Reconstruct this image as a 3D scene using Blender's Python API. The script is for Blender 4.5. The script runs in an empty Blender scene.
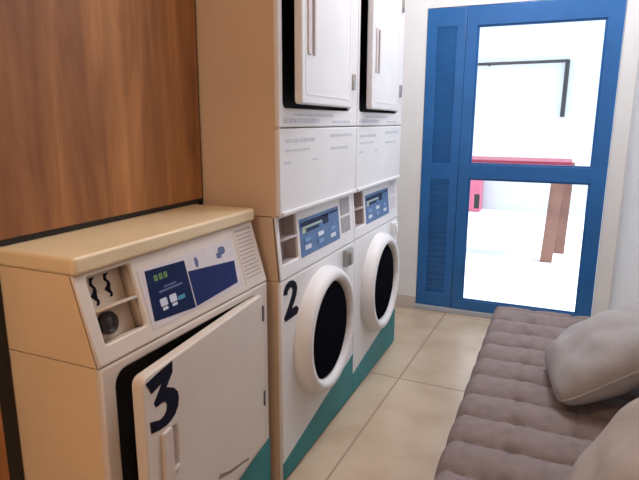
import bpy, bmesh, math, random
from mathutils import Vector, Matrix, noise
random.seed(4)
C = bpy.context.scene.collection
PI = math.pi

# ------------------------------------------------------------------ materials
def new_mat(name):
    m = bpy.data.materials.new(name); m.use_nodes = True
    return m, m.node_tree.nodes, m.node_tree.links, m.node_tree.nodes['Principled BSDF']

def mat(name, col, rough=.5, metal=0, var=.0, scale=8, bump=0, bscale=60, coat=0):
    m, N, L, b = new_mat(name)
    b.inputs['Roughness'].default_value = rough; b.inputs['Metallic'].default_value = metal
    b.inputs['Coat Weight'].default_value = coat
    c = (*col, 1)
    if var or bump:
        tc = N.new('ShaderNodeTexCoord')
    if var:
        n = N.new('ShaderNodeTexNoise'); n.inputs['Scale'].default_value = scale; n.inputs['Detail'].default_value = 5
        r = N.new('ShaderNodeValToRGB')
        r.color_ramp.elements[0].position = .3; r.color_ramp.elements[1].position = .7
        r.color_ramp.elements[0].color = tuple(x*(1-var) for x in col)+(1,)
        r.color_ramp.elements[1].color = tuple(min(1, x*(1+var)) for x in col)+(1,)
        L.new(tc.outputs['Object'], n.inputs['Vector']); L.new(n.outputs['Fac'], r.inputs['Fac']); L.new(r.outputs['Color'], b.inputs['Base Color'])
    else:
        b.inputs['Base Color'].default_value = c
    if bump:
        n2 = N.new('ShaderNodeTexNoise'); n2.inputs['Scale'].default_value = bscale; n2.inputs['Detail'].default_value = 4
        bp = N.new('ShaderNodeBump'); bp.inputs['Strength'].default_value = bump; bp.inputs['Distance'].default_value = .01
        L.new(tc.outputs['Object'], n2.inputs['Vector']); L.new(n2.outputs['Fac'], bp.inputs['Height']); L.new(bp.outputs['Normal'], b.inputs['Normal'])
    return m

def wood_mat():
    m, N, L, b = new_mat('wood_laminate')
    tc = N.new('ShaderNodeTexCoord')
    mp = N.new('ShaderNodeMapping'); mp.inputs['Scale'].default_value = (4, 4.2, .55)
    n = N.new('ShaderNodeTexNoise'); n.inputs['Scale'].default_value = 1.6; n.inputs['Detail'].default_value = 7; n.inputs['Roughness'].default_value = .62; n.inputs['Distortion'].default_value = .7
    r = N.new('ShaderNodeValToRGB'); e = r.color_ramp.elements
    e[0].position = .3; e[0].color = (.23, .092, .032, 1); e[1].position = .7; e[1].color = (.62, .295, .115, 1)
    x = e.new(.5); x.color = (.41, .178, .062, 1)
    mp2 = N.new('ShaderNodeMapping'); mp2.inputs['Scale'].default_value = (20, 28, 1.3)
    n2 = N.new('ShaderNodeTexNoise'); n2.inputs['Scale'].default_value = 1.0; n2.inputs['Detail'].default_value = 4
    r2 = N.new('ShaderNodeValToRGB'); r2.color_ramp.elements[0].color = (.80, .77, .74, 1); r2.color_ramp.elements[1].color = (1, 1, 1, 1)
    r2.color_ramp.elements[0].position = .35; r2.color_ramp.elements[1].position = .6
    mx = N.new('ShaderNodeMix'); mx.data_type = 'RGBA'; mx.blend_type = 'MULTIPLY'; mx.inputs[0].default_value = 1
    L.new(tc.outputs['Object'], mp.inputs['Vector']); L.new(mp.outputs['Vector'], n.inputs['Vector']); L.new(n.outputs['Fac'], r.inputs['Fac'])
    L.new(tc.outputs['Object'], mp2.inputs['Vector']); L.new(mp2.outputs['Vector'], n2.inputs['Vector']); L.new(n2.outputs['Fac'], r2.inputs['Fac'])
    L.new(r.outputs['Color'], mx.inputs[6]); L.new(r2.outputs['Color'], mx.inputs[7]); L.new(mx.outputs[2], b.inputs['Base Color'])
    b.inputs['Roughness'].default_value = .55
    return m

def tile_mat():
    m, N, L, b = new_mat('floor_tile')
    tc = N.new('ShaderNodeTexCoord')
    mp = N.new('ShaderNodeMapping'); mp.inputs['Location'].default_value = (.687, .60, 0); mp.inputs['Rotation'].default_value = (0, 0, math.radians(1.55))
    br = N.new('ShaderNodeTexBrick'); br.offset = 0; br.squash = 1
    br.inputs['Scale'].default_value = 1; br.inputs['Brick Width'].default_value = 1; br.inputs['Row Height'].default_value = 1
    br.inputs['Mortar Size'].default_value = .005; br.inputs['Mortar Smooth'].default_value = .4; br.inputs['Bias'].default_value = 0
    n = N.new('ShaderNodeTexNoise'); n.inputs['Scale'].default_value = 5; n.inputs['Detail'].default_value = 6
    r = N.new('ShaderNodeValToRGB'); e = r.color_ramp.elements
    e[0].position = .3; e[0].color = (.50, .38, .265, 1); e[1].position = .7; e[1].color = (.62, .50, .375, 1)
    mx = N.new('ShaderNodeMix'); mx.data_type = 'RGBA'; mx.blend_type = 'MULTIPLY'; mx.inputs[0].default_value = .35
    L.new(tc.outputs['Object'], mp.inputs['Vector']); L.new(mp.outputs['Vector'], br.inputs['Vector'])
    L.new(tc.outputs['Object'], n.inputs['Vector']); L.new(n.outputs['Fac'], r.inputs['Fac'])
    br.inputs['Mortar'].default_value = (.33, .25, .18, 1)
    L.new(r.outputs['Color'], br.inputs['Color1']); L.new(r.outputs['Color'], br.inputs['Color2'])
    L.new(br.outputs['Color'], b.inputs['Base Color'])
    b.inputs['Roughness'].default_value = .26
    return m

def glass_mat(name, tint=(1, 1, 1), amount=1.0):
    m, N, L, b = new_mat(name)
    N.remove(b)
    t = N.new('ShaderNodeBsdfTransparent'); t.inputs['Color'].default_value = (*tint, 1)
    g = N.new('ShaderNodeBsdfGlossy'); g.inputs['Roughness'].default_value = .03
    f = N.new('ShaderNodeFresnel'); f.inputs['IOR'].default_value = 1.45
    mu = N.new('ShaderNodeMath'); mu.operation = 'MULTIPLY'; mu.inputs[1].default_value = amount
    s = N.new('ShaderNodeMixShader')
    L.new(f.outputs['Fac'], mu.inputs[0]); L.new(mu.outputs[0], s.inputs['Fac']); L.new(t.outputs[0], s.inputs[1]); L.new(g.outputs[0], s.inputs[2])
    L.new(s.outputs[0], N['Material Output'].inputs['Surface'])
    return m

def emit(name, col, s):
    m, N, L, b = new_mat(name)
    b.inputs['Base Color'].default_value = (*col, 1); b.inputs['Emission Color'].default_value = (*col, 1); b.inputs['Emission Strength'].default_value = s
    return m

M = dict(
    wood=wood_mat(), tile=tile_mat(),
    cream=mat('warm_lit_cream_enamel', (.79, .61, .405), .38, var=.05, scale=5),  # cream enamel, warm light on the sides mixed into the colour
    warmside=mat('warm_lit_side_enamel', (.65, .49, .355), .42, var=.05, scale=4),  # same enamel as the fronts, with warm dim side light painted into it
    front=mat('off_white_enamel', (.70, .63, .57), .42, var=.04, scale=5),
    white=mat('white_enamel', (.80, .79, .80), .48, var=.03, scale=6),
    wall=mat('white_paint', (.78, .77, .76), .8, var=.02, bump=.1),
    ceil=mat('ceiling_paint', (.85, .83, .80), .9),
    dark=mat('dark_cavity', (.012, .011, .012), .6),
    steel=mat('drum_steel', (.06, .06, .065), .45, metal=.8, var=.2),
    rubber=mat('grey_rubber', (.10, .10, .11), .6),
    ink=mat('black_marker', (.006, .006, .02), .7),
    navy=mat('navy_panel', (.006, .014, .07), .5, var=.1),
    navyband=mat('navy_band', (.012, .024, .12), .5, var=.1),
    bluepan=mat('blue_panel', (.045, .13, .33), .45, var=.25, scale=25),
    label=mat('label_silver', (.66, .62, .66), .4, var=.04, scale=60),
    reflab=mat('label_reflection_grey', (.33, .29, .30), .45, var=.2, scale=40),  # same label, darkened by a reflection put into its colour
    faint=mat('faint_print', (.58, .60, .66), .5, var=.15, scale=50),
    key=mat('pale_key', (.62, .68, .80), .4),
    tealkey=mat('teal_key', (.05, .30, .42), .4),
    icon=mat('slate_icon', (.10, .13, .27), .5),
    led=emit('green_led', (.12, .25, .07), .15),
    teal=mat('teal_vinyl', (.0, .20, .22), .5, var=.2, scale=3),
    trimgrey=mat('grey_plastic', (.30, .31, .30), .4),
    chrome=mat('chrome', (.5, .47, .45), .25, metal=1),
    tray=mat('tray_plastic', (.60, .50, .40), .5, var=.05),
    blue=mat('blue_gloss_paint', (.016, .125, .36), .32, var=.12, scale=3, bump=.08, bscale=25),
    sofa=mat('taupe_velvet', (.235, .19, .185), .9, var=.12, scale=30, bump=.25, bscale=260),
    base=mat('sofa_base_fabric', (.16, .13, .125), .9, bump=.2, bscale=200),
    leg=mat('dark_wood_leg', (.06, .035, .02), .5),
    pil=mat('grey_linen', (.36, .34, .34), .92, var=.06, scale=20, bump=.2, bscale=300),
    pil2=mat('stone_linen', (.42, .375, .345), .92, var=.06, scale=20, bump=.2, bscale=300),
    patio=mat('pale_concrete', (.80, .79, .77), .85, var=.05, scale=2),
    stucco=mat('white_stucco', (.70, .71, .72), .9, var=.02, bump=.2, bscale=40),
    pipe=mat('black_iron', (.015, .018, .02), .5),
    red=mat('red_paint', (.30, .03, .06), .45, var=.1),
    brown=mat('brown_timber', (.26, .12, .085), .6, var=.15, scale=6),
    pink=mat('pink_plastic', (.62, .13, .21), .45, var=.1),
    sky=None,
    glass=glass_mat('window_glass', (.97, .985, 1), .8), dglass=mat('dark_door_glass', (.007, .007, .010), .3),
)

for k_ in ('ink', 'navy', 'navyband'): M[k_].node_tree.nodes['Principled BSDF'].inputs['Specular IOR Level'].default_value = .12
M['dglass'].node_tree.nodes['Principled BSDF'].inputs['Specular IOR Level'].default_value = .0
# ------------------------------------------------------------------ mesh helpers
def bx(bm, x0, x1, y0, y1, z0, z1, bev=0, seg=2, mtx=None):
    r = bmesh.ops.create_cube(bm, size=1)
    vs = r['verts']
    for v in vs:
        v.co = Vector(((x0+x1)/2+v.co.x*(x1-x0), (y0+y1)/2+v.co.y*(y1-y0), (z0+z1)/2+v.co.z*(z1-z0)))
    if bev:
        es = list({e for v in vs for e in v.link_edges})
        rr = bmesh.ops.bevel(bm, geom=es, offset=bev, segments=seg, affect='EDGES', profile=.5)
        vs = list({v for f in rr['faces'] for v in f.verts} | {v for v in vs if v.is_valid})
    if mtx: bmesh.ops.transform(bm, matrix=mtx, verts=vs)
    return vs

def frame(o, ex, ey):
    ex = Vector(ex).normalized(); ey = Vector(ey).normalized(); ez = ex.cross(ey)
    m = Matrix.Identity(4)
    for i, a in enumerate((ex, ey, ez)):
        for k in range(3): m[k][i] = a[k]
    for k in range(3): m[k][3] = o[k]
    return m
def FX(x): return frame((x, 0, 0), (0, 1, 0), (0, 0, 1))        # local (Y, Z) on a plane facing +X

def rect(a0, a1, b0, b1, r=0, n=5):
    if r <= 0: return [(a0, b0), (a1, b0), (a1, b1), (a0, b1)]
    p = []
    for cx, cy, s in ((a1-r, b0+r, -90), (a1-r, b1-r, 0), (a0+r, b1-r, 90), (a0+r, b0+r, 180)):
        for k in range(n+1):
            t = math.radians(s+90*k/n); p.append((cx+r*math.cos(t), cy+r*math.sin(t)))
    return p
def circ(a, b, r, n=48, ry=None):
    return [(a+r*math.cos(2*PI*k/n), b+(ry or r)*math.sin(2*PI*k/n)) for k in range(n)]

def plate(bm, outs, th, mtx, bev=0):
    """flat plate, thickness th BEHIND the local plane, with holes (even-odd outlines)"""
    cu = bpy.data.curves.new('t', 'CURVE'); cu.dimensions = '2D'; cu.fill_mode = 'BOTH'
    cu.extrude = max(th/2-bev, 1e-5); cu.bevel_depth = bev; cu.bevel_resolution = 2
    if bev: cu.offset = -bev
    for o in outs:
        s = cu.splines.new('POLY'); s.points.add(len(o)-1); s.use_cyclic_u = True
        for p, c in zip(s.points, o): p.co = (c[0], c[1], 0, 1)
    ob = bpy.data.objects.new('t', cu); C.objects.link(ob)
    dg = bpy.context.evaluated_depsgraph_get()
    me = bpy.data.meshes.new_from_object(ob.evaluated_get(dg))
    me.transform(mtx @ Matrix.Translation((0, 0, -th/2)))
    tb_ = bmesh.new(); tb_.from_mesh(me); bmesh.ops.remove_doubles(tb_, verts=tb_.verts, dist=2e-5); bmesh.ops.recalc_face_normals(tb_, faces=tb_.faces); tb_.to_mesh(me); tb_.free()
    bm.from_mesh(me)
    bpy.data.objects.remove(ob); bpy.data.curves.remove(cu); bpy.data.meshes.remove(me)

def lathe(bm, prof, mtx, n=64):
    """prof: list of (radius, height along local z)"""
    rows = []
    for r, h in prof:
        rows.append([bm.verts.new(mtx @ Vector((r*math.cos(2*PI*k/n), r*math.sin(2*PI*k/n), h))) for k in range(n)])
    for a, b in zip(rows, rows[1:]):
        for k in range(n): bm.faces.new((a[k], a[(k+1) % n], b[(k+1) % n], b[k]))
    return rows
def disc(bm, rows_last): bm.faces.new(rows_last)

def tube(bm, pts, r, n=8, cyc=False):
    pts = [Vector(p) for p in pts]; rows = []
    N = len(pts); up0 = None
    for i, p in enumerate(pts):
        a = pts[i-1] if (i > 0 or cyc) else p; b = pts[(i+1) % N] if (i < N-1 or cyc) else p
        t = (b-a).normalized()
        u = t.cross(Vector((0, 0, 1)) if abs(t.z) < .9 else Vector((1, 0, 0))).normalized() if up0 is None else (up0-t*up0.dot(t)).normalized()
        up0 = u; w = t.cross(u)
        rows.append([bm.verts.new(p+r*(math.cos(2*PI*k/n)*u+math.sin(2*PI*k/n)*w)) for k in range(n)])
    pr = list(zip(rows, rows[1:])) + ([(rows[-1], rows[0])] if cyc else [])
    for a, b in pr:
        for k in range(n): bm.faces.new((a[k], a[(k+1) % n], b[(k+1) % n], b[k]))
    if not cyc: bm.faces.new(rows[0][::-1]); bm.faces.new(rows[-1])

def obj(name, bm, m, parent=None, smooth=True, **props):
    bmesh.ops.recalc_face_normals(bm, faces=bm.faces)
    bm.faces.index_update()
    flat = [f.index for f in bm.faces if f.calc_area() > .004 or (len(f.verts) == 3 and any(len(e.link_faces) == 2 and e.calc_face_angle(1) < 1e-3 for e in f.edges))]
    me = bpy.data.meshes.new(name); bm.to_mesh(me); bm.free()
    if smooth:
        me.polygons.foreach_set('use_smooth', [True]*len(me.polygons))
        me.set_sharp_from_angle(angle=math.radians(38))
        for k in flat: me.polygons[k].use_smooth = False
    me.materials.append(m)
    o = bpy.data.objects.new(name, me); C.objects.link(o)
    if parent:
        o.parent = parent
        w = Matrix.Identity(4); q = parent
        while q: w = Matrix.Translation(q.location) @ w; q = q.parent
        me.transform(w.inverted())
    for k, v in props.items(): o[k] = v
    return o
def thing(name, label, cat, loc, group=None):
    o = bpy.data.objects.new(name, None); C.objects.link(o); o.location = loc; o.empty_display_size = .05
    o['label'] = label; o['category'] = cat
    if group: o['group'] = group
    return o
def struct(name, bm, m, parent=None, smooth=False):
    o = obj(name, bm, m, parent, smooth)
    if not parent: o['kind'] = 'structure'
    return o
B = bmesh.new

FL = .035                       # floor level
# ------------------------------------------------------------------ room shell
D = 3.47; XR = .335; XW = -1.045; ZC = 2.75; YF = -1.6
b = B(); bx(b, -1.75, XR+.15, YF-.1, D+.16, -.1, FL); struct('floor', b, M['tile'])
b = B(); bx(b, -1.75, XR+.15, YF-.1, D+.16, ZC, ZC+.12); struct('ceiling', b, M['ceil'])
b = B(); bx(b, XR, XR+.15, YF, D, FL, ZC); struct('wall_right', b, M['wall'])
b = B(); bx(b, -1.75, XR+.15, YF-.1, YF, FL, ZC); struct('wall_front', b, M['wall'])
b = B()
bx(b, -1.75, -.80, D, D+.15, FL, ZC); bx(b, .255, XR+.15, D, D+.15, FL, ZC); bx(b, -.80, .255, D, D+.15, 1.912, ZC)
struct('wall_back', b, M['wall'])
b = B(); bx(b, -1.75, -1.62, YF, D, FL, ZC); struct('wall_alcove', b, M['wall'])
b = B()                                                            # timber partition with the opening machine 3 stands in
bx(b, XW-.022, XW, YF, .712, FL, ZC); bx(b, XW-.022, XW, .712, 1.466, 1.008, ZC)
struct('wall_left', b, M['wood'])
b = B(); bx(b, XW-.016, XW-.004, .712, .7485, FL, 1.008); bx(b, XW-.016, XW-.004, .7485, 1.466, .9945, 1.008); bx(b, XW-.016, XW-.004, 1.466, 1.4745, FL, ZC); struct('gap_shadow_strip', b, M['dark'])  # near-black strips stand in for shadow in the gaps round the machines
b = B(); bx(b, XW-.1, XW+.06, 2.872, D, FL, ZC); struct('wall_left_end', b, M['wall'])
b = B(); bx(b, XW+.06, -.80, D-.015, D, FL, .12, .004); struct('baseboard_back', b, mat('beige_skirting', (.60, .52, .46), .5))
b = B(); bx(b, .252, XR, D-.012, D, FL, .12, .003); struct('baseboard_back_right', b, M['wall'])
b = B(); bx(b, -.80, .25, D-.02, D+.15, FL, .068, .004); struct('trim_1', b, mat('grey_threshold', (.40, .42, .46), .6))

# ------------------------------------------------------------------ doors (blue)
def FYm(y): return frame((0, y, 0), (1, 0, 0), (0, 0, 1))          # faces -Y (towards the room)
d1 = bpy.data.objects.new('door_1', None); C.objects.link(d1); d1.location = (-.155, D, .068); d1['kind'] = 'structure'
b = B(); plate(b, [rect(-.565, .250, .07, 1.907), rect(-.50, .170, .135, .912), rect(-.50, .170, 1.0, 1.797)], .045, FYm(D-.01), .004)
obj('door_frame', b, M['blue'], d1)
for z0, z1 in ((.13, .917), (.995, 1.80)):
    b = B(); bx(b, -.505, .175, D+.012, D+.017, z0, z1); obj('pane', b, M['glass'], d1)
b = B()
for z0, z1 in ((.135, .912), (1.0, 1.797)):                       # glazing bead round each pane
    plate(b, [rect(-.50, .170, z0, z1), rect(-.491, .161, z0+.009, z1-.009)], .012, FYm(D-.002), .002)
obj('glazing_bead', b, M['blue'], d1)
d2 = bpy.data.objects.new('door_2', None); C.objects.link(d2); d2.location = (-.68, D, .068); d2['kind'] = 'structure'
b = B(); plate(b, [rect(-.797, -.567, .07, 1.907), rect(-.735, -.622, .16, .90), rect(-.735, -.622, 1.0, 1.80)], .045, FYm(D-.006), .004)
obj('door_frame', b, M['blue'], d2)
b = B()
for z0, z1 in ((.16, .90), (1.0, 1.80)):
    n = int((z1-z0)/.038)
    for k in range(n):
        z = z0+(k+.5)*(z1-z0)/n
        mt = Matrix.Translation((-.6785, D+.006, z)) @ Matrix.Rotation(math.radians(-76), 4, 'X')
        bx(b, -.0565, .0565, -.024, .024, -.0035, .0035, mtx=mt)
    bx(b, -.735, -.622, D+.02, D+.026, z0, z1)
obj('louvre_slats', b, M['blue'], d2)

# ------------------------------------------------------------------ single tumble dryer, number 3
XB = -1.58
XF3 = -.7945; Y3 = .7504; W = .683; Y3b = Y3+W; ZB3 = .7714; ZT3 = .9556
dr3 = thing('tumble_dryer', 'low cream dryer with a black 3 on its open door, set into the wood wall', 'dryer', (-1.1, Y3+W/2, FL), 'laundry machines')
def cabinet(bm, xf, y0, y1, z0, z1, hole=None, th=.02, bev=.006, back=XB):
    plate(bm, [rect(y0, y1, z0, z1)]+([hole] if hole else []), th, FX(xf), bev)
def shell(bm, xf, y0, y1, z0, z1, back=XB, t=.012):
    bx(bm, back, xf, y0, y0+t, z0, z1); bx(bm, back, xf, y1-t, y1, z0, z1)
    bx(bm, back, back+t, y0+t, y1-t, z0, z1); bx(bm, back+t, xf, y0+t, y1-t, z0, z0+t); bx(bm, back+t, xf, y0+t, y1-t, z1-t, z1)
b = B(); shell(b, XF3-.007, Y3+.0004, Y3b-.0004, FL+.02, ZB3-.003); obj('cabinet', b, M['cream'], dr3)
op3 = rect(.792, 1.372, .265, .745, .03)
b = B(); cabinet(b, XF3, Y3, Y3b, FL+.02, ZB3-.003, op3, .018, .007); fp3 = obj('front_panel', b, M['front'], dr3)
b = B()                                                           # dark opening behind the door, running back into the drum
plate(b, [rect(.80, 1.365, .27, .74, .03), circ(1.08, .505, .2)], .006, FX(XF3-.05))
bx(b, XF3-.052, XF3-.018, .786, .792, .26, .75); bx(b, XF3-.052, XF3-.018, 1.372, 1.378, .26, .75)
bx(b, XF3-.052, XF3-.018, .786, 1.378, .745, .751); bx(b, XF3-.052, XF3-.018, .786, 1.378, .259, .265)
obj('door_opening', b, mat('brown_black_liner', (.03, .025, .022), .5), dr3)
b = B(); r = lathe(b, [(.2, XF3-.056), (.21, XF3-.08), (.28, XF3-.1), (.28, XF3-.55)], frame((0, 1.08, .505), (0, 1, 0), (0, 0, 1))); disc(b, r[-1]); obj('drum', b, M['steel'], dr3)
b = B(); plate(b, [[(Y3+.001, FL+.021), (Y3b-.001, FL+.021), (Y3b-.001, .238), (Y3+.001, .118)]], .002, FX(XF3+.0015)); obj('kick_graphic', b, M['teal'], dr3)
for yy in (Y3+.06, Y3b-.06):
    for xx in (XF3-.08, XB+.1):
        b = B(); lathe(b, [(0.001, FL), (.022, FL), (.022, FL+.012), (.012, FL+.014), (.012, FL+.03)], frame((xx, yy, 0), (1, 0, 0), (0, 1, 0)), 16); obj('foot', b, M['rubber'], dr3)
# console (wedge with a sloping face)
FS = frame((XF3, 0, ZB3), (0, 1, 0), (-.0521, 0, ZT3-ZB3)); SL = math.hypot(.0521, ZT3-ZB3)   # local (Y, distance up the slope)
def prism(bm, pts, y0, y1):
    a = [bm.verts.new((x, y0, z)) for x, z in pts]; c = [bm.verts.new((x, y1, z)) for x, z in pts]
    n = len(pts)
    bm.faces.new(a); bm.faces.new(c[::-1])
    for k in range(n): bm.faces.new((a[k], a[(k+1) % n], c[(k+1) % n], c[k]))
b = B()
sec = [(XB, ZB3), (XF3-.004, ZB3), (XF3-.0521-.004, ZT3), (XB, ZT3)]
prism(b, sec, Y3, Y3+.012); prism(b, sec, Y3b-.012, Y3b)
bx(b, XB, XF3-.004, Y3+.012, Y3b-.012, ZB3, ZB3+.008); bx(b, XB, XB+.012, Y3+.012, Y3b-.012, ZB3, ZT3)
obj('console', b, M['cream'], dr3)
b = B(); tr = rect(.783, .903, .205*SL, .945*SL, .006)
plate(b, [rect(Y3, Y3b, 0, SL), tr], .012, FS, .005); cp3 = obj('control_panel', b, M['front'], dr3)
b = B()                                                           # recessed coin tray with a shelf
fsb = FS @ Matrix.Translation((0, 0, -.055))
def lb(bm, a0, a1, c0, c1, h0, h1, F): bx(bm, a0, a1, c0, c1, h0, h1, mtx=F)
lb(b, .779, .907, .2*SL, .95*SL, -.038, -.035, FS); lb(b, .779, .783, .2*SL, .95*SL, -.035, -.011, FS); lb(b, .903, .907, .2*SL, .95*SL, -.035, -.011, FS)
lb(b, .783, .903, .2*SL, .207*SL, -.035, -.011, FS); lb(b, .783, .903, .94*SL, .95*SL, -.035, -.011, FS)
lb(b, .783, .903, .545*SL, .575*SL, -.035, -.001, FS)
ct = obj('coin_tray', b, M['tray'], dr3)
def slotmark(bm, y, s0, s1, F, h):                                # wavy key-shaped slot
    n = 9
    L_ = [(y+.004*math.sin(k*1.7), s0+(s1-s0)*k/(n-1)) for k in range(n)]
    w = [.004, .003, .005, .008, .005, .003, .004, .003, .007]
    plate(bm, [[(p[0]-w[k], p[1]) for k, p in enumerate(L_)]+[(p[0]+w[k], p[1]) for k, p in reversed(list(enumerate(L_)))]], .002, F)
fst = FS @ Matrix.Translation((0, 0, -.0335))
for yy, s0, s1 in ((.822, .60, .91), (.862, .64, .91)):
    b = B(); slotmark(b, yy, s0*SL, s1*SL, fst, 0); obj('coin_slot', b, M['ink'], ct)
b = B(); lathe(b, [(.024, 0), (.024, .012), (.020, .015), (.014, .009), (.013, .010), (.006, .013), (.0005, .013)], FS @ Matrix.Translation((.829, .385*SL, -.035)), 32); obj('coin_return_knob', b, mat('dark_knob', (.03, .026, .028), .35), ct)
# printed display of machine 3
fd = FS @ Matrix.Translation((0, 0, .0012))
fd2 = FS @ Matrix.Translation((0, 0, .0022)); fd3 = FS @ Matrix.Translation((0, 0, .0030))
b = B(); plate(b, [rect(.918, 1.302, .115*SL, .83*SL, .004)], .0015, fd); obj('overlay', b, M['label'], cp3)
b = B(); plate(b, [[(.928, .2*SL), (1.076, .135*SL), (1.080, .765*SL), (.940, .80*SL)]], .001, fd2); obj('display', b, M['navy'], cp3)
b = B(); plate(b, [[(1.082, .14*SL), (1.278, .19*SL), (1.288, .51*SL), (1.084, .61*SL)]], .001, fd2); obj('band', b, M['navyband'], cp3)
b = B()
for k in range(3):
    y = .962+k*.017; plate(b, [rect(y, y+.011, .645*SL, .715*SL), rect(y+.003, y+.008, .665*SL, .678*SL), rect(y+.003, y+.008, .687*SL, .70*SL)], .0008, fd3)
obj('led_digits', b, M['led'], cp3)
for y, c in ((.972, 'key'), (1.006, 'key'), (1.034, 'tealkey')):
    b = B()
    if c == 'key':
        plate(b, [rect(y-.012, y+.012, .325*SL, .42*SL, .003)], .002, fd3); plate(b, [rect(y-.009, y+.009, .275*SL, .312*SL, .002)], .002, fd3)
    else: plate(b, [rect(y-.012, y+.014, .315*SL, .365*SL, .002)], .001, fd3)
    obj('key', b, M[c], cp3)
b = B(); plate(b, [rect(.965, 1.05, .49*SL, .515*SL)], .0006, fd3); plate(b, [rect(.985, 1.03, .535*SL, .555*SL)], .0006, fd3); obj('caption', b, M['icon'], cp3)
b = B()
plate(b, [[(1.119, .62*SL), (1.129, .62*SL), (1.133, .70*SL), (1.128, .76*SL), (1.119, .74*SL)]], .0008, fd2); obj('icon', b, M['icon'], cp3); b = B()
plate(b, [rect(1.215, 1.236, .62*SL, .70*SL, .004)], .0008, fd2); plate(b, [rect(1.226, 1.258, .66*SL, .77*SL, .01)], .0008, fd2)
obj('icon', b, M['icon'], cp3)
b = B(); plate(b, [rect(1.318, 1.420, .075*SL, .975*SL, .003)], .0015, fd); obj('instruction_label', b, mat('instruction_paper', (.70, .63, .57), .5), cp3)
b = B()
for k in range(13):
    s = (.885-.06*k)*SL; a = random.uniform(0, .012)
    plate(b, [rect(1.326, 1.41-a if k else 1.412, s, s+(.018 if k else .04)*SL)], .0006, fd2)
obj('instruction_lettering', b, mat('brown_grey_print', (.42, .36, .34), .6), cp3)
# lid
b = B(); plate(b, [rect(XB, XF3-.040, Y3-.004, Y3b+.004, .010)], .037, frame((0, 0, .9927), (1, 0, 0), (0, 1, 0)), .008); obj('lid', b, mat('lid_enamel', (.80, .66, .43), .35, var=.06, scale=4), dr3)
# door 3, ajar, hinged at the right
hx, hy = -.787, 1.395; lx, ly = -.731, .795
DW = math.hypot(hx-lx, hy-ly)
def FD(h): return frame((lx, ly, 0), (hx-lx, hy-ly, 0), (0, 0, 1)) @ Matrix.Translation((0, 0, h))
b = B(); plate(b, [rect(0, DW-.004, .245, .742, .02), rect(.088, .114, .478, .582, .008)], .028, FD(0), .006)
do3 = obj('door', b, M['front'], dr3)
b = B()
bx(b, .084, .118, .474, .586, -.024, -.022, mtx=FD(0))
plate(b, [rect(.050, .088, .47, .592, .006)], .010, FD(.008), .004); bx(b, .088, .114, .470, .482, -.004, .006, .002, mtx=FD(0))
obj('handle', b, mat('handle_enamel', (.66, .57, .52), .4), do3)
three = [(.011, .727), (.060, .733), (.108, .737), (.107, .712), (.081, .687), (.108, .673), (.122, .658), (.126, .640), (.121, .622), (.108, .609), (.090, .602), (.073, .600), (.045, .604), (.019, .611), (.017, .638), (.052, .625), (.067, .627), (.077, .634), (.080, .646), (.075, .656), (.064, .660), (.041, .660), (.034, .672), (.066, .704), (.028, .697)]
b = B(); plate(b, [three], .0012, FD(.0012)); obj('numeral', b, M['ink'], do3)
b = B(); plate(b, [[(.29, .318), (.36, .292), (.44, .272), (.47, .262), (.475, .268), (.42, .284), (.35, .305), (.30, .328)]], .0008, FD(.0008)); obj('scuff_mark', b, mat('scuff', (.24, .19, .17), .7), do3)
for z in (.68, .40):
    b = B(); plate(b, [rect(DW-.012, DW-.002, z-.025, z+.025, .003)], .008, FD(.003), .001); obj('hinge', b, M['rubber'], dr3)

# ------------------------------------------------------------------ stacked washers and dryers
XS = -.769; S1 = 1.4759
STB = .757; STT = .962
def teal_poly(y0, zl, zr): return [(y0+.002, FL+.012), (y0+W-.002, FL+.012), (y0+W-.002, zr), (y0+.002, zl)]

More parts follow.
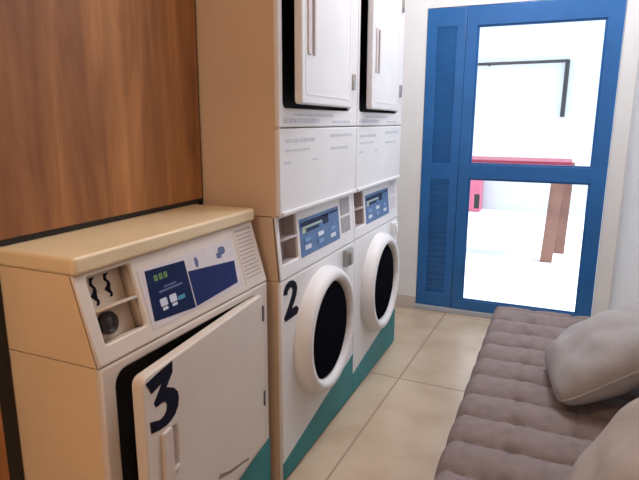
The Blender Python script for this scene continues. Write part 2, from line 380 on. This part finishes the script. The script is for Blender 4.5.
def washer(y0, number, label, kick, label_reflects):
    t = thing('washing_machine', label, 'washing machine', (-1.1, y0+W/2, FL), 'laundry machines')
    yc = y0+.330; zc = .487; y1 = y0+W-.002
    b = B(); shell(b, XS-.008, y0+.0004, y1-.0004, FL+.01, STB-.002); obj('cabinet', b, M['warmside'], t)
    b = B(); cabinet(b, XS, y0, y1, FL+.01, STB-.002, circ(yc, zc, .188), .018, .008); fp = obj('front_panel', b, M['white'], t)
    b = B(); plate(b, [teal_poly(y0, *kick)], .002, FX(XS+.0015)); obj('kick_graphic', b, M['teal'], fp)
    if number:
        two = [(1.491, .708), (1.495, .724), (1.508, .737), (1.533, .745), (1.560, .741), (1.583, .728), (1.592, .708), (1.587, .688), (1.572, .667), (1.549, .646), (1.586, .646), (1.603, .631), (1.590, .615), (1.504, .615), (1.494, .629), (1.526, .662), (1.550, .690), (1.558, .708), (1.550, .720), (1.535, .721), (1.522, .714), (1.517, .702)]
        b = B(); plate(b, [[(y-1.4759+y0, z) for y, z in two]], .0012, FX(XS+.0012)); obj('numeral', b, M['ink'], fp)
    F = frame((XS, yc, zc), (0, 1, 0), (0, 0, 1))
    b = B(); lathe(b, [(.186, -.012), (.186, .030), (.189, .044), (.197, .053), (.209, .056), (.223, .051), (.233, .037), (.239, .014), (.239, .0)], F); dd = obj('door', b, M['white'], t)
    b = B(); lathe(b, [(.1865, .026), (.181, .028), (.178, .024), (.180, -.01)], F); obj('door_gasket', b, M['rubber'], dd)
    b = B(); rows = lathe(b, [(.182, .028), (.176, .034), (.15, .040), (.105, .044), (.055, .046), (.004, .047)], F); disc(b, rows[-1]); obj('door_glass', b, M['dglass'], dd)
    b = B(); rows = lathe(b, [(.178, -.02), (.19, -.05), (.26, -.08), (.26, -.55)], F); disc(b, rows[-1]); obj('drum', b, M['steel'], t)
    b = B()
    bx(b, XS-.002, XS+.02, y0+.545, y0+.62, .672, .742, .006); bx(b, XS+.018, XS+.03, y0+.56, y0+.585, .68, .73, .004)
    obj('door_latch', b, M['trimgrey'] if number else M['white'], t)
    # slightly sloping console
    b = B(); sec = [(XB, STB), (XS-.004, STB), (XS-.022, STT-.002), (XB, STT-.002)]
    prism(b, sec, y0, y0+.012); prism(b, sec, y1-.012, y1); bx(b, XB, XS-.004, y0+.012, y1-.012, STB, STB+.008); bx(b, XB, XB+.012, y0+.012, y1-.012, STB, STT-.002)
    obj('console', b, M['warmside'], t)
    SLw = math.hypot(.018, STT-STB)
    FW = frame((XS, 0, STB), (0, 1, 0), (-.018, 0, STT-STB))
    tr = rect(y0+.022, y0+.142, .23*SLw, .95*SLw, .006)
    b = B(); plate(b, [rect(y0, y1, 0, SLw), tr], .012, FW, .004); cp = obj('control_panel', b, M['white'], t)
    b = B(); a0, a1 = y0+.018, y0+.146
    lb(b, a0, a1, .22*SLw, .96*SLw, -.058, -.055, FW); lb(b, a0, a0+.004, .22*SLw, .96*SLw, -.055, -.011, FW); lb(b, a1-.004, a1, .22*SLw, .96*SLw, -.055, -.011, FW)
    lb(b, a0, a1, .22*SLw, .235*SLw, -.055, -.011, FW); lb(b, a0, a1, .945*SLw, .96*SLw, -.055, -.011, FW); lb(b, a0, a1, .585*SLw, .62*SLw, -.055, -.001, FW)
    ct = obj('coin_tray', b, mat('grey_tray_plastic', (.50, .43, .42), .5, var=.15, scale=15), t)
    if number:
        b = B(); slotmark(b, y0+.06, .3*SLw, .5*SLw, FW @ Matrix.Translation((0, 0, -.05)), 0); obj('coin_slot', b, M['ink'], ct)
    f1 = FW @ Matrix.Translation((0, 0, .0015)); f2 = FW @ Matrix.Translation((0, 0, .0025)); f3 = FW @ Matrix.Translation((0, 0, .0035))
    p0, p1 = y0+.16, y0+.515 
    b = B(); plate(b, [rect(p0, p1, .2*SLw, .83*SLw, .003)], .001, f1); obj('display', b, M['bluepan'], cp)
    b = B(); plate(b, [rect(p0+.01, p0+.24, .70*SLw, .775*SLw)], .0008, f2); plate(b, [rect(p0+.20, p0+.25, .60*SLw, .775*SLw)], .0008, f2); plate(b, [rect(p0+.26, p1-.008, .745*SLw, .775*SLw)], .0008, f2); plate(b, [rect(p0+.05, p0+.16, .59*SLw, .64*SLw)], .0008, f2); obj('display_header', b, M['navy'], cp)
    b = B(); plate(b, [rect(p0+.02, p0+.19, .66*SLw, .69*SLw)], .0008, f2); plate(b, [rect(p0+.018, p0+.046, .585*SLw, .65*SLw)], .0008, f2); obj('led_digits', b, mat('pale_green_lcd', (.45, .55, .40), .4), cp)
    for k in range(3):
        for j in range(2):
            y = p0+.03+k*.115; s = (.30+.13*j)*SLw
            b = B(); plate(b, [rect(y, y+.05, s, s+.075*SLw, .002)], .0015, f3); obj('key', b, M['key'] if (k+j) % 2 == 0 else mat('mid_blue_key', (.12, .26, .55), .4), cp)
    b = B(); plate(b, [rect(y0+.54, y0+.638, .27*SLw, .57*SLw, .003)], .001, f1); plate(b, [rect(y0+.54, y0+.638, .62*SLw, .93*SLw, .003)], .001, f1)
    obj('instruction_label', b, M['reflab'] if label_reflects else M['label'], cp)
    return t
washer(S1, True, 'front-loading washer with a black 2 beside its porthole', (.113, .240), True)
washer(S1+W, False, 'front-loading washer nearest the blue door, with no number showing', (.141, .240), False)

ZD0, ZS, ZDT = .9627, 1.231, 1.985
def dryer(y0, label, ang, glossy):
    t = thing('tumble_dryer', label, 'dryer', (-1.1, y0+W/2, ZD0), 'laundry machines')
    y1 = y0+W-.002
    b = B(); shell(b, XS-.005, y0+.0004, y1-.0004, ZD0, ZDT); obj('cabinet', b, M['warmside'], t)
    b = B(); plate(b, [rect(y0, y1, ZD0, ZS-.0015, .008)], .018, FX(XS), .005)
    plate(b, [rect(y0+.012, y1-.012, ZD0+.001, ZD0+.014, .004)], .008, FX(XS+.007), .003)
    lp = obj('lower_panel', b, M['white'], t)
    o0, o1 = y0+.026, y0+.612
    b = B(); plate(b, [rect(y0, y1, ZS+.0015, ZDT, .006), rect(o0, o1, 1.290, 1.90, .02)], .018, FX(XS), .005); up = obj('front_panel', b, M['white'], t)
    b = B(); plate(b, [rect(o0-.004, o1+.004, 1.286, 1.904), circ((o0+o1)/2, 1.6, .22)], .004, FX(XS-.06))
    for a0, a1, c0, c1 in ((o0-.006, o0, 1.296, 1.906), (o1, o1+.006, 1.296, 1.906), (o0, o1, 1.284, 1.290), (o0, o1, 1.90, 1.906)):
        bx(b, XS-.062, XS-.017, a0, a1, c0, c1)
    obj('door_opening', b, M['dark'], t)
    b = B(); rows = lathe(b, [(.22, -.064), (.29, -.09), (.29, -.6)], frame((XS, (o0+o1)/2, 1.6), (0, 1, 0), (0, 0, 1))); disc(b, rows[-1]); obj('drum', b, M['steel'], t)
    # printed instructions: illegible lines of text
    for z0, rows_, col in ((1.245, [(0, .03, .30, .020), (0, .42, .60, .012), (.022, .10, .42, .010)], 'faint'),
                           (1.10, [(.085, .04, .26, .016), (.095, .40, .62, .014), (.058, .04, .22, .010), (.050, .40, .58, .012), (.022, .03, .08, .008), (.022, .24, .29, .008)], 'faint')):
        for dz, a0, a1, h in rows_:
            a = a0; b = B()
            while a < a1-.004:
                w_ = min(random.uniform(.012, .035), a1-a)
                plate(b, [rect(y0+a, y0+a+w_, z0+dz, z0+dz+h*.75)], .0006, FX(XS+.0006)); a += w_+.005
            obj('instruction_lettering', b, M[col], lp if z0 < ZS else up)
    # door ajar
    hy_, hx_ = o1-.004, XS+.004; dw = o1-o0-.034; ca, sa = math.cos(ang), math.sin(ang)
    l = (hx_+dw*sa, hy_-dw*ca)
    def F(h): return frame((l[0], l[1], 0), (hx_-l[0], hy_-l[1], 0), (0, 0, 1)) @ Matrix.Translation((0, 0, h))
    b = B(); plate(b, [rect(0, dw, 1.302, 1.905, .014), rect(.075, .098, 1.455, 1.62, .008)], .026, F(.0), .006); do = obj('door', b, M['white'], t)
    b = B(); bx(b, .07, .103, 1.45, 1.625, -.024, -.022, mtx=F(0)); plate(b, [rect(.098, .112, 1.45, 1.625, .004)], .006, F(.006), .002); plate(b, [rect(.046, .075, 1.45, 1.625, .004)], .006, F(.005), .002); obj('handle', b, mat('pale_handle', (.66, .58, .56), .4), do)
    b = B(); plate(b, [rect(.03, dw-.03, 1.33, 1.875, .02), rect(.036, dw-.036, 1.336, 1.869, .016)], .002, F(.001), .0005); obj('door_rim', b, M['white'], do)
    for z in (1.40, 1.80):
        b = B(); bx(b, XS-.004, XS+.012, o1-.004, o1+.02, z-.03, z+.03, .003); obj('hinge', b, M['chrome'], t)
    return t
dryer(S1, 'white dryer stacked on the washer marked 2, door ajar', math.radians(4.6), True)
dryer(S1+W, 'white dryer stacked on the washer nearest the blue door, door ajar', math.radians(4.0), False)

# ------------------------------------------------------------------ sofa
X0, X1, SY0, SY1, ZS0, SZ = -.227, XR-.008, .62, 2.60, .265, .424
so = thing('sofa', 'taupe tufted daybed sofa along the right wall', 'sofa', ((X0+X1)/2, (SY0+SY1)/2, FL))
b = B()
nx, ny = 78, 300; ROW = .1446; YR = 2.40
btn_x = (-.05, .115, .255)
def top(x, y):
    d = min(x-X0, X1-x+.02, y-SY0, SY1-y)
    e = min(1, max(0, d)/.05); edge = .085*(1-math.sqrt(max(0, 1-(1-e)**2)))
    sag = .012*abs(math.sin(PI*(x+.05)/.165))                     # channels droop between the buttons
    ph = (y-YR+sag*.9+.004*noise.noise((x*9, y*3, 0)))/ROW
    g = abs(math.sin(PI*ph))
    z = SZ-.026+.032*g**.5
    k = round(ph)
    for bxx in btn_x:
        r2 = (x-bxx)**2+(ph-k)**2*ROW**2
        z -= .014*math.exp(-r2/.016**2)
    z -= .004*math.exp(-min((x-q)**2 for q in btn_x)/.008**2)
    z += .004*noise.noise((x*14, y*14, 2))
    return z-edge
grid = [[b.verts.new((X0+(X1-X0)*i/nx, SY0+(SY1-SY0)*j/ny, 0)) for i in range(nx+1)] for j in range(ny+1)]
for row in grid:
    for v in row: v.co.z = top(v.co.x, v.co.y)
for j in range(ny):
    for i in range(nx): b.faces.new((grid[j][i], grid[j][i+1], grid[j+1][i+1], grid[j+1][i]))
loop = grid[0][:]+[r[-1] for r in grid[1:]]+grid[-1][-2::-1]+[r[0] for r in grid[-2:0:-1]]
low = [b.verts.new((v.co.x, v.co.y, ZS0)) for v in loop]
for k in range(len(loop)):
    b.faces.new((loop[k], loop[k-1], low[k-1], low[k]))
b.faces.new(low)
mt = obj('mattress', b, M['sofa'], so)
mt.data.set_sharp_from_angle(angle=math.radians(80))
for k in range(14):
    y = YR+(1-k)*ROW
    for bxx in btn_x[:2]:
        if y < SY0+.05 or y > SY1-.04: continue
        bb = B(); z = top(bxx, y-.0)
        lathe(bb, [(.0005, .004), (.006, .0035), (.009, .001), (.009, -.004)], Matrix.Translation((bxx, y, z+.002)), 14); obj('button', bb, M['sofa'], mt)
b = B(); bx(b, X0+.025, X1-.005, SY0+.02, SY1-.02, .125, ZS0, .01); obj('base', b, M['base'], so)
for xx in (X0+.07, X1-.06):
    for yy in (SY0+.1, SY1-.1):
        b = B(); lathe(b, [(.0005, FL), (.017, FL), (.025, .128), (.0005, .128)], Matrix.Translation((xx, yy, 0)), 20); obj('leg', b, M['leg'], so)

# ------------------------------------------------------------------ cushions
def cushion(label, ctr, ex, ey, w, h, th, m, seed, wr=1.0):
    t = thing('cushion', label, 'cushion', ctr, 'cushions on the sofa')
    F = frame(ctr, ex, ey)
    n = 44; b = B(); sides = []
    def P(u, v, s):
        k_ = 1-.10*(u*u*v*v)**2; x = w/2*u*k_*(1-.02*(1-v*v)*abs(u)); y = h/2*v*k_*(1-.02*(1-u*u)*abs(v))
        hgt = th/2*(max(0, 1-u*u)**.42)*(max(0, 1-v*v)**.42)
        fold = wr*(.010*noise.noise((u*2.2+seed, v*2.2, s))+.006*math.sin(9*(u*.8+v*.6)+seed+2*noise.noise((u*2, v*2, seed)))*(1-u*u)*(1-v*v)*max(0, u*.6+v*.4+.3))
        return F @ Vector((x, y, s*hgt+fold*(1-u*u)**.5*(1-v*v)**.5 if abs(u) < 1 and abs(v) < 1 else 0))
    cs = [math.sin(PI/2*(-1+2*i/n)) for i in range(n+1)]
    edge = {}
    for s in (1, -1):
        g = []
        for j, v in enumerate(cs):
            r = []
            for i, u in enumerate(cs):
                if i in (0, n) or j in (0, n):
                    if (i, j) not in edge: edge[(i, j)] = b.verts.new(P(u, v, 1))
                    r.append(edge[(i, j)])
                else: r.append(b.verts.new(P(u, v, s)))
            g.append(r)
        for j in range(n):
            for i in range(n): b.faces.new((g[j][i], g[j][i+1], g[j+1][i+1], g[j+1][i]))
    ring = [(i, 0) for i in range(n)]+[(n, j) for j in range(n)]+[(i, n) for i in range(n, 0, -1)]+[(0, j) for j in range(n, 0, -1)]
    pts = [edge[k].co.copy() for k in ring]
    obj('cover', b, m, t)
    b = B(); tube(b, pts, .0045, 8, True); obj('piping', b, m, t)
    return t
a1 = math.radians(35)
cushion('plump grey linen cushion leaning at the middle of the sofa, farther from the viewer', (.178, 1.79, .563), (-.14, 1, .0), (math.cos(a1), .14*math.cos(a1), math.sin(a1)), .38, .36, .18, M['pil'], 1.3, 1.8)
a2 = math.radians(57)
cushion('stone-coloured linen cushion cut off by the lower right corner of the picture', (.184, 1.025, .612), (0, 1, 0), (math.cos(a2), 0, math.sin(a2)), .42, .39, .15, M['pil2'], 4.1, 1.6)

# ------------------------------------------------------------------ outside
YW = 8.2
b = B(); bx(b, -9, 9, D+.16, YW+.3, -.12, .02); o = struct('floor_patio', b, M['patio'])
b = B(); bx(b, -9, 9, YW, YW+.2, .02, 3.6); struct('wall_garden', b, M['stucco'])
b = B(); tube(b, [(-2.6, YW-.06, 2.02), (-.012, YW-.06, 2.035)], .02); tube(b, [(-.012, YW-.06, 2.05), (-.02, YW-.06, 1.32)], .028)
for xx in (-2.2, -1.0, -.012):
    tube(b, [(xx, YW-.07, 2.02), (xx, YW+.01, 2.02)], .018)
tube(b, [(-.02, YW-.07, 1.36), (-.02, YW+.01, 1.36)], .018)
obj('wall_pipe', b, M['pipe'], None, label='thin black pipe bracket on the white patio wall', category='pipe')
tb = thing('patio_table', 'long red wooden patio table seen through the glass door', 'table', (-.8, 5.45, .02))
b = B(); bx(b, -1.9, .105, 5.2, 5.72, .885, .918, .004); obj('tabletop', b, M['red'], tb)
for xx, yy, tx in ((-.035, 5.25, .04), (.065, 5.67, .02), (-1.8, 5.25, 0), (-1.8, 5.67, 0)):
    b = B(); mtx = Matrix.Translation((xx, yy, .02)) @ Matrix.Rotation(math.atan2(tx, .86), 4, 'Y')
    bx(b, -.05, .05, -.045, .045, 0, .868, .004, mtx=mtx); obj('leg', b, M['brown'], tb)
cr = thing('storage_bin', 'pink plastic bin at the foot of the patio wall', 'bin', (-1.07, 8.0, .02))
b = B(); bx(b, -1.20, -.965, 7.86, 8.14, .02, .50, .015); obj('bin_body', b, M['pink'], cr)
b = B(); bx(b, -1.045, -.975, 7.852, 7.862, .07, .27, .004); obj('hatch', b, M['pipe'], cr)
b = B(); bx(b, -1.21, -.955, 7.85, 8.15, .50, .53, .01); obj('bin_lid', b, M['pink'], cr)

# ------------------------------------------------------------------ light
def area(name, loc, rot, sx, sy, power, col):
    l = bpy.data.lights.new(name, 'AREA'); l.shape = 'RECTANGLE'; l.size = sx; l.size_y = sy; l.energy = power; l.color = col
    o = bpy.data.objects.new(name, l); C.objects.link(o); o.location = loc; o.rotation_euler = rot
    return o
area('ceiling_lamp', (-.62, -.95, ZC-.03), (0, 0, 0), .6, .6, 22, (1, .73, .49))
area('ceiling_lamp', (-.15, 2.45, ZC-.03), (0, 0, 0), .6, 1.2, 30, (.93, .94, 1))
s = bpy.data.lights.new('sun', 'SUN'); s.energy = 4.5; s.angle = math.radians(25); s.color = (1, .96, .9)
so_ = bpy.data.objects.new('sun', s); C.objects.link(so_); so_.rotation_euler = (math.radians(22), 0, math.radians(100))
w = bpy.data.worlds.new('World'); bpy.context.scene.world = w; w.use_nodes = True
bg = w.node_tree.nodes['Background']; bg.inputs['Color'].default_value = (.66, .83, 1, 1); bg.inputs['Strength'].default_value = 2.4

# ------------------------------------------------------------------ camera
cam = bpy.data.cameras.new('camera'); co = bpy.data.objects.new('camera', cam); C.objects.link(co)
cam.sensor_fit = 'HORIZONTAL'; cam.sensor_width = 36; cam.lens = 550.12*36/639
yaw, pitch, roll = .4079, .2123, .0042
fwd = Vector((-math.sin(yaw)*math.cos(pitch), math.cos(yaw)*math.cos(pitch), -math.sin(pitch)))
right = Vector((math.cos(yaw), math.sin(yaw), 0)); up = right.cross(fwd)
r2 = right*math.cos(roll)+up*math.sin(roll); u2 = up*math.cos(roll)-right*math.sin(roll)
mm = Matrix.Identity(4)
for k in range(3): mm[k][0] = r2[k]; mm[k][1] = u2[k]; mm[k][2] = -fwd[k]
mm.translation = (0, 0, 1.2506)
co.matrix_world = mm; cam.clip_start = .02
sc = bpy.context.scene; sc.camera = co
sc.view_settings.view_transform = 'Standard'; sc.view_settings.look = 'None'; sc.view_settings.gamma = 1; sc.view_settings.exposure = 0
sc.view_settings.use_curve_mapping = False
